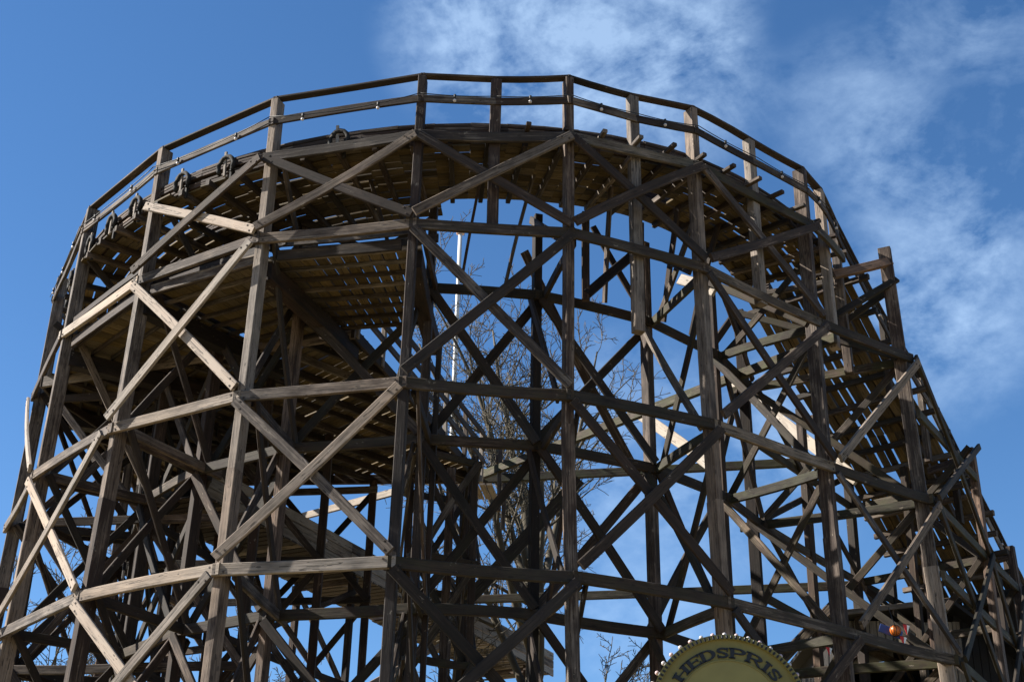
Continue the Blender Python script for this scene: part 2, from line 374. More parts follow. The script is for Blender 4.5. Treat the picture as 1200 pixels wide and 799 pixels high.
outer_x('b', 'c', 3.47, 6.47, 'xy', .86, .62); outer_x('d', 'e', 3.47, 6.47, 'xy', .36, .44); outer_x('f', 'g', 3.47, 6.47, 'xy', .4, .46)
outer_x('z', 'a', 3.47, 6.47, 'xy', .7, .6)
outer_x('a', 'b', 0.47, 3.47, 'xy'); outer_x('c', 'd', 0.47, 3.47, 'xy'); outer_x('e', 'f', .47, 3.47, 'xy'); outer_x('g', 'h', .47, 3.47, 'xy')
for k, q in (('b', 'c'), ('c', 'd')):
    n = (rad(TH[k]) + rad(TH[q])).normalized()
    for zz, rr in ((12.8, .75), (13.1, 1.6)):
        a, b = oplan(k, zz) - n * rr, oplan(q, zz) - n * rr
        mem('ledger', a, b, n, .06, .2, .44, .2, 0)
# inner ring
RI = 6.55
TI = dict(y=-104, z=-83, a=-62, b=-42.5, c=-25, d=-3.0, e=14.3, f=34.5, g=52, h=66)
IK = 'yzabcdefgh'
def ipl(k, z): return ring(TI[k], RI + (12.44 - z) * .012, z)
for k in IK:
    n = rad(TI[k]); top = 14.2
    mem('post', ipl(k, -1.65), ipl(k, top), n, .24, .175, .38, .5, .05, bow=.015, seg=8)
    if k in 'd':
        mem('post', ipl(k, 3) + rad(TI[k] + 90) * .22 - n * .1, ipl(k, 11.5) + rad(TI[k] + 90) * .22 - n * .1, n, .16, .11, .36, .6, .1, bow=.015, seg=8)
for i in range(len(IK) - 1):
    k, q = IK[i], IK[i + 1]; n = (rad(TI[k]) + rad(TI[q])).normalized()
    for z in (.47, 3.47, 6.47, 9.47, 12.44):
        mem('ledger', ipl(k, z) + n * .13, ipl(q, z) + n * .13, n, .08, .22, .34, .4, .3, ext=.1)
    for z0, z1, s in ((9.47, 12.44, 0), (6.47, 9.47, 1), (3.47, 6.47, 0), (.47, 3.47, 1), (12.44, 14.2, 2)):
        if s == 2 and k in 'de': continue
        if (i + s) % 2 == 0 or k in 'yzab':
            mem('brace', ipl(k, z1 - .1) + n * .2, ipl(q, z0 + .1) + n * .2, n, .07, .19, .34, .4, .1)
            mem('brace', ipl(k, z0 + .1) - n * .14, ipl(q, z1 - .1) - n * .14, n, .07, .19, .36, .4, .2)
for k0, k1, z0, z1 in (('d', 'e', 9.5, 12.4), ('e', 'f', 6.5, 9.4)):
    n = (rad(TI[k0]) + rad(TI[k1])).normalized()
    mem('brace', ipl(k0, z1) + n * .21, ipl(k1, z0) + n * .21, n, .08, .2, .32, .4, .1)
    mem('brace', ipl(k0, z0) - n * .16, ipl(k1, z1) - n * .16, n, .08, .2, .34, .4, .1)
# radial bents joining both rings
for k in KEYS:
    n = rad(TH[k] + 90)
    for j, z in enumerate((.47, 3.47, 6.47, 9.47, 12.44)):
        for sgn in ((1, -1) if z > 9 and k in 'zabc' else (1,)):
            mem('ledger', oplan(k, z) - rad(TH[k]) * .25 + n * .14 * sgn, ipl(k, z) - rad(TI[k]) * .3 + n * .14 * sgn, n, .08, .21, .42, .3, .75 if k in 'fgh' else .15)
    for z0, z1 in ((3.47, 6.47), (6.47, 9.47), (9.47, 12.44), (12.44, 14.1)):
        a0, a1 = oplan(k, z0) - rad(TH[k]) * .2, oplan(k, z1) - rad(TH[k]) * .2
        b0, b1 = ipl(k, z0), ipl(k, z1)
        if z1 > 13 and k in 'd': continue
        mem('brace', a0 - n * .13, b1 - n * .13, n, .06, .17, .38, .35, .35 if k in 'fgh' else .1)
        if k not in 'de' or z0 < 9: mem('brace', a1 + n * .22, b0 + n * .22, n, .06, .17, .40, .35, .35 if k in 'fgh' else .1)
# ---- railing of the high turn
def railpost(p, q, n, tint): mem('railing_post', p, q, n, .12, .135, tint, .35, .0, bow=.006, seg=4)
rp = [(-128, 9.0), (-105, 9.05), (-81.5, None), (-60, None), (-39.8, None), (-21, None), (-3.3, None), (5.3, 8.80), (14, None), (22.4, 8.78), (31.2, None), (41, 8.78), (50.6, None), (57, 8.93), (65, 8.85)]
key_at = {v: k for k, v in TH.items()}
RT = []                                      # railing line: (top point, normal)
for th, R in rp:
    z = hz(th)
    p = oplan(key_at[th], z) if R is None else ring(th, R - .03, z)
    p = V((p.x, p.y, z)); RT.append((p, rad(th)))
    if R is not None:
        lo = {5.3: 12.5, 22.4: 10.95, 41: 12.3, 57: 12.3, 65: 12.3}.get(th, 12.3)
        q = ring(th, R + .03, lo)
        mem('railing_post', q - rad(th) * .13, V((p.x, p.y, z - .04)) - rad(th) * .13, rad(th), .17, .19, .66 if th > 20 else .5, .3, .05, bow=.006, seg=6)  # right-hand posts get a paler tint standing for sun on them
HR = [V(q) for q in ((8.16, 28, 14.62), (9.13, 29, 13.6), (9.98, 30, 12.57))]
step = V((.81, 1.0, -.94))
while len(HR) < 12: HR.append(HR[-1] + step)
ND = V((.77, -.64, 0))
for q in HR:
    RT.append((q, ND))
    mem('railing_post', q - V((0, 0, 2.0)) - ND * .13, q - V((0, 0, .04)) - ND * .13, ND, .13, .15, .45, .4, .2, bow=.006, seg=4)
for (p, n1_), (q, n2_) in zip(RT, RT[1:]):
    n = (n1_ + n2_).normalized()
    mem('handrail', p - n * .13, q - n * .13, V((0, 0, 1)), .05, .16, .42, .25, .1, ext=.03, bow=.006)
    dn = V((0, 0, .56)); mem('mid_rail', p - dn - n * .02, q - dn - n * .02, n, .05, .15, .50, .2, .05, ext=.05, bow=.01)
# ---- deck, joists and laminated rails of the high turn
deck = MB()
ths = [-128 + 4.35 * i for i in range(45)]
ths = [t for t in ths if t <= 66]
for a, b in zip(ths, ths[1:]):
    za, zb = dz(a) + .05, dz(b) + .05
    R = 6.15 if a < -6 else 6.72
    while R < 8.5:
        wdt = random.uniform(.17, .23); gap = random.choice((.012, .02, .03, .045, .06))
        if random.random() > .02:
            pa, pb = ring(a, R + wdt / 2, za), ring(b, R + wdt / 2, zb)
            beam(deck, pa, pb, V((0, 0, 1)), .04, wdt, wcol(.42, .15, .1, .13), seg=1, bow=0, cut=.004, ext=random.uniform(-.006, .004))
        R += wdt + gap
def path_frames():
    out = []
    for th in [(-128 + i * 2.9) for i in range(67)]:
        if th > 66: break
        out.append((ring(th, 9.0, dz(th)), rad(th)))
    for p, q in zip(HR, HR[1:]):
        pass
    return out
for i in range(66):
    th = -126 + i * 4.35
    if th > 66: break
    n = rad(th)
    e = random.uniform(.0, .05) if th < 8 else random.uniform(.02, .12)
    if th > 8: mem('joist', ring(th, 9.0 + e, dz(th) + .17), ring(th, 8.1, dz(th) + .17), V((0, 0, 1)), .075, .09, .5, .3, .1, bow=0, seg=1)
    mem('joist', ring(th, 8.72, dz(th) - .035), ring(th, 6.25 if th < -6 else 6.78, dz(th) - .035), V((0, 0, 1)), .12, .085, .42 if th < 10 else .46, .3, .15, bow=.006, seg=2)
# descending run: deck planks lie along the slope between joists
LFT = -ND
def runpt(s, off, dzv=0.0):                  # s in railing bays from the end of the turn
    i = max(0, min(int(s), len(HR) - 2)); q = HR[i].lerp(HR[i + 1], s - i)
    return q + ND * off + V((0, 0, -1.36 + dzv))
T0 = ring(66, 8.85, hz(66))
def runx(s, off, dzv=0.0):
    if s < 0:
        q = HR[0].lerp(T0, -s); return q + ND * off + V((0, 0, -1.36 + dzv))
    return runpt(s, off, dzv)
for i in range(-1, 11):
    for off in [(-.12 - .212 * j) for j in range(11)]:
        for hlf in (0, .5):
            if random.random() < .025: continue
            o2 = off + random.uniform(-.02, .02)
            beam(deck, runx(i + hlf, o2, .25), runx(i + hlf + .5, o2, .25), V((0, 0, 1)), .04, random.uniform(.155, .195), wcol(.42, .2, .1, .13), seg=1, bow=0, cut=.004, ext=.003)
for i in range(32):
    s = -.9 + i * .34
    if s > 10.5: break
    mem('joist', runx(s, random.uniform(.2, .42), .165), runx(s, -2.45, .165), V((0, 0, 1)), .12, .10, .46, .35, .2, bow=.006, seg=2)
lam = []
for R0 in (8.42, 7.0):
    m = MB()
    for j in range(7):
        rr = R0 + random.uniform(-.05, .05)
        tt = random.uniform(.38, .55)
        for a, b in zip(ths, ths[1:]):
            beam(m, ring(a, rr + random.uniform(-.012, .012), dz(a) + .10 + j * .062), ring(b, rr + random.uniform(-.012, .012), dz(b) + .10 + j * .062), V((0, 0, 1)), .052, .26, wcol(tt, .4, 0, .06), seg=1, bow=0, cut=.006, ext=.012)
    for s in range(-1, 11):
        off = -.66 if R0 > 8 else -1.95
        for j in range(5):
            beam(m, runx(s, off, .31 + j * .062), runx(s + 1, off, .31 + j * .062), V((0, 0, 1)), .052, .26, wcol(.45, .4, 0, .06), seg=1, bow=0, cut=.006, ext=.01)
    lam.append(m)
# ---- outrigger bents and trestle of the descending run
OUTR = {1.4: (9.93, 29.0, 11.9), 4.2: (11.3, 31.2, 10.45), 6.6: (13.2, 33.7, 8.1), 9: (15.2, 36.2, 5.9)}
prev = oplan('h', 0); HB = True
prevL = ipl('h', 0)
prevM = None
for s, (x, y, zt) in OUTR.items():
    p = V((x, y, 0)); n = ND; tl = (p - prev).normalized()
    l = runx(s, -2.3); l.z = 0; mdl = runx(s, -.95); mdl.z = 0
    top = runx(s, -2.3).z
    Z = lambda q, z, hb=HB, pv=prev: (oplan('h', z) if hb and q is pv else V((q.x, q.y, z)))
    mem('post', Z(p + n * .3, -1.65), Z(p, zt), n, .18, .18, .44, .7, .1, seg=8)
    mem('post', Z(l, -1.65), Z(l, top), n, .2, .22, .45, .7, .15, seg=8)
    mem('post', Z(mdl, -1.65), Z(mdl, top), n, .16, .18, .45, .6, .2, seg=8)
    half = prev.lerp(p, .5); lh = prevL.lerp(l, .5)
    sh = runx(s - .85, -.1); mem('post', Z(sh, -1.65), Z(sh, sh.z), n, .17, .2, .5, .75, .1, seg=8)
    mem('post', Z(lh, -1.65), Z(lh, runx(s - .9, -2.3).z), n, .18, .2, .45, .7, .2, seg=8)
    lv = [z for z in (-1, 0.47, 3.47, 5.0, 6.47, 8.0, 9.47, 11.2, 12.44) if z < zt + .3]
    for z in lv:
        mem('ledger', Z(prev, z) + n * .05, Z(p, z) + n * .05, n, .08, .22, .44, .25, .7, ext=.08)
        mem('ledger', Z(prevL, z), Z(l, z), n, .08, .2, .42, .3, .5, ext=.08)
        mem('ledger', Z(p, z) + tl * .14, Z(l, z) + tl * .14, tl, .08, .2, .44, .3, .6, ext=.06)
    lv = [z for z in (-1, .47, 3.47, 6.47, 9.47, 12.44) if z < zt + 1]
    for m_, (z0, z1) in enumerate(zip(lv, lv[1:])):
        z1c = min(z1, zt)
        mem('brace', Z(prev, z1) + n * .14, Z(p, z0) + n * .14, n, .07, .16, .38, .4, .4)
        mem('brace', Z(prev, z0) + n * .2, Z(p, z1c) + n * .2, n, .07, .16, .40, .4, .3)
        mem('brace', Z(prevL, z1) + n * .1, Z(l, z0) + n * .1, n, .07, .16, .40, .4, .3)
        mem('brace', Z(prevL, z0) - n * .1, Z(l, z1c) - n * .1, n, .07, .16, .40, .4, .2)
        mem('brace', Z(p, z1c) - tl * .12, Z(l, z0) - tl * .12, tl, .07, .16, .40, .4, .3)
        mem('brace', Z(p, z0) + tl * .22, Z(l, z1) + tl * .22, tl, .07, .16, .40, .4, .3)
    # arm from the outrigger top in to the deck
    mem('brace', Z(p, zt - .2), Z(p, zt - .2) + LFT * 1.0 + V((0, 0, -.1)), tl, .1, .2, .6, .6, .0)
    prev, prevL, HB = p, l, False
hp = oplan('h', 14.75)
mem('brace', hp + V((-.05, .02, -.12)), ring(61, 8.75, 14.25), rad(150), .1, .24, .74, .75, 0)
mem('brace', oplan('h', 14.2), ring(60.5, 8.75, 13.3), rad(150), .08, .18, .5, .3, .3)
# ---- lower deck on the left, under the high turn
LZ = 12.2
low = MB()
LK = [(-122, 8.6), (-102, 8.6)] + [(TH[k], 8.55) for k in 'zabcd']
for (t0, ra), (t1, rb) in zip(LK, LK[1:]):
    o0, o1 = ring(t0, ra, LZ), ring(t1 + (.8 if t1 > -5 else 0), rb, LZ); i0, i1 = ring(t0, 5.8, LZ), ring(t1 + (.8 if t1 > -5 else 0), 5.8, LZ)
    npl = int((o1 - o0).length / .235)
    for i in range(npl):
        x = (i + .5) / npl; wo = (o1 - o0).length / npl
        if random.random() < .01: continue
        gp = random.choice((.026, .032, .04)) if t0 > -30 else random.choice((.004, .008, .014))
        a, b = o0.lerp(o1, x), i0.lerp(i1, x)
        # planks taper with the turn: two overlapping-free halves of equal gap
        d = (b - a); sN = V((d.y, -d.x, 0)).normalized(); wi = (i1 - i0).length / npl
        za = LZ + .045; zb = za + .04
        vs = []
        for z_ in (za, zb):
            for (pt, ww) in ((a, wo - gp), (b, wi - gp)):
                for sg in (-1, 1):
                    q = pt + sN * sg * ww / 2; vs.append((q.x, q.y, z_))
        L_ = d.length; u0 = random.random() * 40; v0 = random.random() * 40
        fcs = [[0, 2, 3, 1], [4, 5, 7, 6], [0, 1, 5, 4], [2, 6, 7, 3], [0, 4, 6, 2], [1, 3, 7, 5]]
        uvq = lambda q: (u0 + (V(q) - a).dot(d) / L_, v0 + (V(q) - a).dot(sN) + q[2])
        low.add(vs, fcs, [[uvq(vs[c_]) for c_ in f_] for f_ in fcs], wcol(.5, .1, .1, .09))
    for j in range(8):
        x = j / 7
        mem('bearer', o0.lerp(i0, x), o1.lerp(i1, x), V((0, 0, 1)), .08, .06, .46, .1, .1, seg=1, bow=.0, ext=-.01)
for k in 'zabcd':
    t = TH[k]; n = rad(t + 90)
    mem('bearer', ring(t, 8.6, LZ - .25), ring(t, 5.2, LZ - .25), n, .26, .32, .26, .5, .0, seg=3)
# fascia boards along the lower deck's outer edge
for k, q in zip('zabc', 'abcd'):
    mem('bearer', ring(TH[k] + 1.5, 8.62, LZ + .02), ring(TH[q] - 1.5, 8.62, LZ + .02), rad((TH[k] + TH[q]) / 2), .05, .2, .55, .2, 0, seg=1)
# the straight platform behind it: joists and planks in a slanting direction
PA, PB, PC_, PD = V((-3.0, 24.6, 0)), V((-.75, 32.2, 0)), V((-9.2, 33.0, 0)), V((-9.6, 27.2, 0))
PQ = [PA, PB, PC_, PD]
def clip_line(o, d):
    ts = []
    for i in range(4):
        a, b = PQ[i], PQ[(i + 1) % 4]; e = b - a
        den = d.x * e.y - d.y * e.x
        if abs(den) < 1e-6: continue
        t = ((a.x - o.x) * e.y - (a.y - o.y) * e.x) / den; u = ((a.x - o.x) * d.y - (a.y - o.y) * d.x) / den
        if 0 <= u <= 1: ts.append(t)
    return (min(ts), max(ts)) if len(ts) >= 2 else None
far = MB()
pdv = V((-.68, .73, 0)); pn = V((.73, .68, 0)); cen = V((-5.5, 29, 0))
x = -7.0
while x < 7.0:
    r_ = clip_line(cen + pn * x, pdv)
    if r_ and r_[1] - r_[0] > .2:
        s0 = r_[0]
        while s0 < r_[1] - .1:
            s1 = min(r_[1], s0 + random.uniform(2.0, 3.4))
            pa, pb = cen + pn * x + pdv * s0, cen + pn * x + pdv * s1; pa.z = pb.z = LZ + .1 + random.uniform(-.004, .004)
            beam(far, pa, pb, V((0, 0, 1)), .04, .165, wcol(.44, .15, .1, .12), seg=1, bow=.006, cut=.004, ext=-.01)
            s0 = s1
    x += random.choice((.18, .185, .19, .205))
x = -7.0
while x < 7:
    r_ = clip_line(cen + pdv * x, pn)
    if r_ and r_[1] - r_[0] > .3:
        pa, pb = cen + pdv * x + pn * r_[0], cen + pdv * x + pn * r_[1]; pa.z = pb.z = LZ
        mem('bearer', pa, pb, V((0, 0, 1)), .16, .08, .4, .2, .1, seg=2)
    x += .62
for i in range(4):
    a, b = PQ[i], PQ[(i + 1) % 4]
    mem('bearer', V((a.x, a.y, LZ - .03)), V((b.x, b.y, LZ - .03)), (b - a).cross(V((0, 0, 1))), .07, .24, .42, .3, .1, ext=.04)
# trestle below the platform
xs = [(-2.6, 26.4), (-1.7, 29.2), (-.95, 32.0)]; rows = []
for i in range(4):
    row = []
    for (x0, y0) in xs:
        row.append(V((x0 - i * 2.25, y0 + i * .35, 0)))
    rows.append(row)
Z = lambda q, z: V((q.x, q.y, z))
for i in range(4):
    for j in range(3):
        p = rows[i][j]
        if i == 0 and j < 2: continue
        mem('post', Z(p, -1.65), Z(p, LZ - .1), V((1, 0, 0)), .19, .2, .40, .6, .05, seg=6)
        if i == 0 and j < 2: continue
        for q, n in ([(rows[i + 1][j], V((.1, -1, 0)))] if 0 < i < 3 else []) + ([(rows[i][j + 1], V((1, -.3, 0)))] if j < 2 and i > 1 else []):
            for z in (.47, 3.6, 6.3, 9.2, LZ - .35):
                if i == 0 and j == 1 and z < 11 and n.x < .5: pass
                mem('ledger', Z(p, z) + n * .12, Z(q, z) + n * .12, n, .07, .2, .42, .4, .1, ext=.1)
            for z0, z1 in ((3.6, 6.3), (6.3, 9.2), (9.2, LZ - .35)):
                mem('brace', Z(p, z0) + n * .18, Z(q, z1) + n * .18, n, .06, .17, .42, .4, .05)
                mem('brace', Z(p, z1) - n * .14, Z(q, z0) - n * .14, n, .06, .17, .40, .4, .05)
# railing along the platform's right edge
e0, e1 = V((-3.0, 24.7, 0)), V((-.72, 32.25, 0)); en = V((.957, -.29, 0))
for i in range(7):
    p = e0.lerp(e1, i / 6); mem('railing_post', Z(p + en * .06, LZ - .1), Z(p + en * .06, LZ + 1.15), en, .09, .1, .85 if i % 2 == 0 else .6, .1, 0, seg=2)
for h_, tt in ((1.1, .5), (.75, .42), (.42, .55)):
    mem('mid_rail', Z(e0 + en * .12, LZ + h_), Z(e1 + en * .12, LZ + h_), en, .05, .15, tt, .2, .1, seg=4)
# slanting stair landing at the platform end
for i in range(5):
    a = V((-1.15 + i * .17, 32.5, LZ - .05)); mem('bearer', a, a + V((.15, 1.0, 0)), V((0, 0, 1)), .05, .14, .95, .1, 0, seg=1)
mem('mid_rail', V((-.3, 32.2, LZ + .5)), V((-.15, 33.6, LZ + .5)), V((1, 0, 0)), .05, .2, .5); mem('mid_rail', V((-1.3, 33.6, LZ + .5)), V((-.15, 33.6, LZ + .5)), V((0, 1, 0)), .05, .2, .5)
for q in ((-.22, 32.3), (-.12, 33.6), (-1.3, 33.6)): mem('railing_post', V((*q, LZ - .8)), V((*q, LZ + 1.0)), V((1, 0, 0)), .1, .1, .6, .3, 0, seg=2)
# ---- small trestle tower right of post d that carries the landing
tw = [V((-1.75, 27.0, 0)), V((-.7, 27.6, 0)), V((-.95, 29.6, 0)), V((-2.1, 29.2, 0))]
for i in range(4):
    p, q = tw[i], tw[(i + 1) % 4]; n = (q - p).cross(V((0, 0, 1))).normalized()
    mem('post', Z(p, -1.65), Z(p, 10.9), n, .16, .17, .36, .55, .1, seg=6)
    for z in (4.2, 6.6, 8.6, 10.7): mem('ledger', Z(p, z) + n * .1, Z(q, z) + n * .1, n, .07, .18, .46, .3, .4, ext=.1)
    for z0, z1 in ((4.2, 6.6), (6.6, 8.6), (8.6, 10.7)):
        mem('brace', Z(p, z0) + n * .16, Z(q, z1) + n * .16, n, .06, .16, .52, .25, .25); mem('brace', Z(p, z1) - n * .1, Z(q, z0) - n * .1, n, .06, .16, .50, .25, .2)
mem('post', (-1.2, 28.3, -1.65), (-1.2, 28.3, 10.9), (0, -1, 0), .2, .2, .38, .5, .1)
# ---- long tie beams crossing the open middle
mem('ledger', (-1.1, 33.2, 12.44), (6.2, 24.9, 12.44), V((.75, .66, 0)), .12, .24, .40, .2, .9)
mem('ledger', (-.9, 33.0, 12.44), (7.6, 31.2, 12.44), V((.2, -1, 0)), .12, .24, .40, .2, .9)
mem('ledger', (-.9, 33.0, 9.47), (7.6, 31.2, 9.47), V((.2, -1, 0)), .12, .22, .40, .2, .7)
mem('brace', (-1.0, 31.0, 8.7), (1.6, 31.0, 11.75), V((0, -1, 0)), .1, .34, .36, .3, .4)
mem('brace', (5.21, 32.0, 14.91), (7.28, 28.4, 10.89), V((-.96, -.84, .19)), .08, .30, 1.05, .05, .0)  # near-white tint paints sunlight onto this and the next three timbers
mem('brace', (2.83, 31.6, 13.82), (4.4, 29.0, 11.3), V((-.96, -.84, .19)), .08, .30, 1.05, .05, .0)
mem('brace', (3.48, 26.6, 14.58), (4.06, 25.7, 13.83), V((-.96, -.84, .19)), .08, .27, 1.0, .05, .0)
mem('ledger', (-5.82, 35.6, 12.15), (-2.38, 32.9, 12.16), V((-.96, -.84, .19)), .07, .24, .95, .1, .0)
mem('brace', (.2, 24.4, 13.9), (2.4, 25.5, 9.8), V((-.4, -.9, 0)), .08, .2, .5, .3, .1)
# hanging struts under the inner edge of the deck
for (x, y, zt, zb) in ((1.33, 23.4, 14.2, 12.35), (2.42, 24.1, 14.4, 12.3)):
    mem('post', (x, y, zb), (x, y, zt), V((0, -1, 0)), .15, .17, .46, .6, 0, seg=3)
mem('brace', (1.35, 23.35, 12.45), (2.35, 24.0, 13.75), V((0, -1, 0)), .1, .2, .36, .3, 0)
mem('brace', (2.44, 24.0, 12.4), (1.5, 23.9, 14.2), V((0, -1, 0)), .06, .14, .36, .3, 0)
for th_ in (-8, 2, 9, 19, 26, 38, 45):       # knee struts from the inner posts up to the joists
    mem('brace', ring(th_, 6.6, 12.6), ring(th_ + random.uniform(-4, 4), 7.6, dz(th_) + .1), rad(th_ + 90), .06, .16, .4, .4, .1)
# ---- low covered run crossing behind, its fascia studded with lamps
S0, S1 = V((-6.1, 27.3, 9.95)), V((1.4, 42.05, 9.95)); sdv = (S1 - S0); sL = sdv.length; sdv.normalize(); sn = V((sdv.y, -sdv.x, 0)).normalized()
trough = MB()
for off in (0.0, -1.7):
    for j in range(3):
        for i in range(6):
            a, b = S0 + sdv * sL * i / 6, S0 + sdv * sL * (i + 1) / 6
            beam(trough, a + sn * off + V((0, 0, j * .235)), b + sn * off + V((0, 0, j * .235)), sn, .05, .22, wcol(.78, .2, .05), seg=2, bow=.004, ext=-.004)
for i in range(int(sL / .24)):
    a = S0 + sdv * (i * .24 + .1) + V((0, 0, -.1))
    if random.random() > .04: beam(trough, a + sn * .03, a - sn * 1.75, V((0, 0, 1)), .04, .2, wcol(.46, .2, .1), seg=1, bow=0)
for i in range(0, 7, 2):
    p = S0 + sdv * (1.2 + i * 2.3)
    for off in (-.1, -1.6):
        q = p + sn * off; mem('post', V((q.x, q.y, -1.65)), V((q.x, q.y, q.z - .1)), sn, .16, .16, .42, .6, .05, seg=5)
    q0, q1 = p + sn * -.1, p + sn * -1.6
    for dzv in (0, -2.6, -5):
        mem('brace', q0 + V((0, 0, -2.8 + dzv)), q1 + V((0, 0, -.3 + dzv)), sdv, .06, .15, .42, .4, .1)
        mem('ledger', q0 + V((0, 0, -.25 + dzv)), q1 + V((0, 0, -.25 + dzv)), sdv, .07, .18, .42, .4, .1, ext=.15)
    if i < 6:
        for dzv in (0, -2.6):
            mem('brace', q0 + V((0, 0, -2.9 + dzv)) + sn * .1, q0 + sdv * 4.6 + V((0, 0, -.5 + dzv)) + sn * .1, sn, .06, .15, .44, .4, .1)
            mem('ledger', q0 + V((0, 0, -2.7 + dzv)) + sn * .15, q0 + sdv * 4.6 + V((0, 0, -2.7 + dzv)) + sn * .15, sn, .07, .18, .42, .4, .1)
for i in range(4):
    p = S0 + sdv * (11.4 + i * 1.5)
    mem('railing_post', p + V((0, 0, .3)) - sn * .05, p + V((0, 0, 1.55)) - sn * .05, sn, .09, .1, .5, .3, 0, seg=1)
mem('handrail', S0 + sdv * 11.4 + V((0, 0, 1.57)), S0 + sdv * 16.0 + V((0, 0, 1.57)), V((0, 0, 1)), .05, .12, .44, .3, 0)
# ------------------------------------------------------------------ build the parts
MAXP = 98
def build_members():
    mats = [WOOD, STEEL]
    for kind, lst in MEM.items():
        lst.sort(key=lambda q: -q[0])
        rest = MB()
        for i, (v_, kw) in enumerate(lst):
            kw = dict(kw); up = V((0, 0, ZC)); kw['p0'] = kw['p0'] + up; kw['p1'] = kw['p1'] + up
            if len(lst) <= MAXP + 2 or i < MAXP:
                m = MB(); beam(m, **kw); m.build(kind, mats, coaster)
            else: beam(rest, **kw)
        if rest.v:
            o = rest.build(kind, mats, coaster); o['kind'] = 'stuff'
def lift(m):
    m.v = [(a, b, c + ZC) for a, b, c in m.v]; return m
build_members()
lift(deck).build('track_deck', [DECKW], coaster)
lift(low).build('lower_deck', [DECKW], coaster)
lift(far).build('platform_deck', [DECKW], coaster)
for m in lam: lift(m).build('track_rail', [WOOD], coaster)
tr = lift(trough).build('covered_run', [WOOD], coaster)
for i in range(7):
    m = MB(); ball(m, S0 + sdv * (1.2 + i * 1.55) + sn * .07 + V((0, 0, .25 + ZC)), .07); m.build('lamp_bulb', [BULBW], tr)
# clamps on the outside of the laminated rail
for th in (-76, -68, -57, -50, -44, -35, -28, -13):
    m = MB(); c = ring(th, 8.62, dz(th) + .22 + ZC); n = rad(th); s = rad(th + 90)
    tube(m, [c + s * (.17 * math.cos(a)) + V((0, 0, .21 * math.sin(a))) + n * .05 for a in [math.radians(-40 + 26 * q) for q in range(11)]], .045, k=6)
    beam(m, c - V((0, 0, .34)) + s * .1, c + V((0, 0, .06)) + s * .1, n, .05, .06, wcol(.2), seg=1, bow=0)
    beam(m, c - V((0, 0, .20)) - s * .02 + n * .04, c + V((0, 0, .34)) - s * .06 + n * .02, n, .04, .055, (.75, .1, 0), seg=1, bow=0, mi=1)
    m.build('rail_clamp', [IRON, WOOD], coaster)
# light chain along the middle rail
cab = MB(); bulbs = []
for (p, n1_), (q, n2_) in zip(RT[2:], RT[3:]):
    a = p + V((0, 0, -.50 + ZC)) + n1_ * .06; b = q + V((0, 0, -.50 + ZC)) + n2_ * .06
    sag = .05 + random.random() * .06 if (q - p).length > 2 else .03
    tube(cab, [a.lerp(b, i / 8) + V((0, 0, -sag * 4 * (i / 8) * (1 - i / 8))) for i in range(9)], .009, k=5)
    nb = max(1, int((q - p).length / 1.0))
    for i in range(nb + 1):
        if i == nb: continue
        x = (i + .45) / nb; c = a.lerp(b, x) + V((0, 0, -sag * 4 * x * (1 - x)))
        bulbs.append((c, (p.x > -2)))
cb = cab.build('light_cable', [CABLE], coaster)
for c, white in bulbs:
    m = MB(); tube(m, [c + V((0, 0, .02)), c - V((0, 0, .06))], .024, k=7, mi=0); ball(m, c - V((0, 0, .10)), .032, mi=1, nu=8, nv=6)
    m.build('light_bulb', [CABLE, BULBW], cb)
# ------------------------------------------------------------------ flagpole
def flagpole():
    b = V((-1.98, 46.0, 0)); H = 26.9 + ZC
    o = empty('flagpole', b, 'tall white painted flagpole seen through the trestle beside the bare tree', 'flagpole'); o['_w'] = tuple(b)
    m = MB(); tube(m, [b + V((0, 0, H * i / 8)) for i in range(9)], .115, .075, k=14); m.build('pole', [POLEW], o)
    m = MB(); tube(m, [b + V((0, 0, H)), b + V((0, 0, H + .06))], .15, k=14); ball(m, b + V((0, 0, H + .12)), .12, sz=.6); m.build('cap', [simple('cap_paint', (.55, .38, .34), .4)], o)
flagpole()
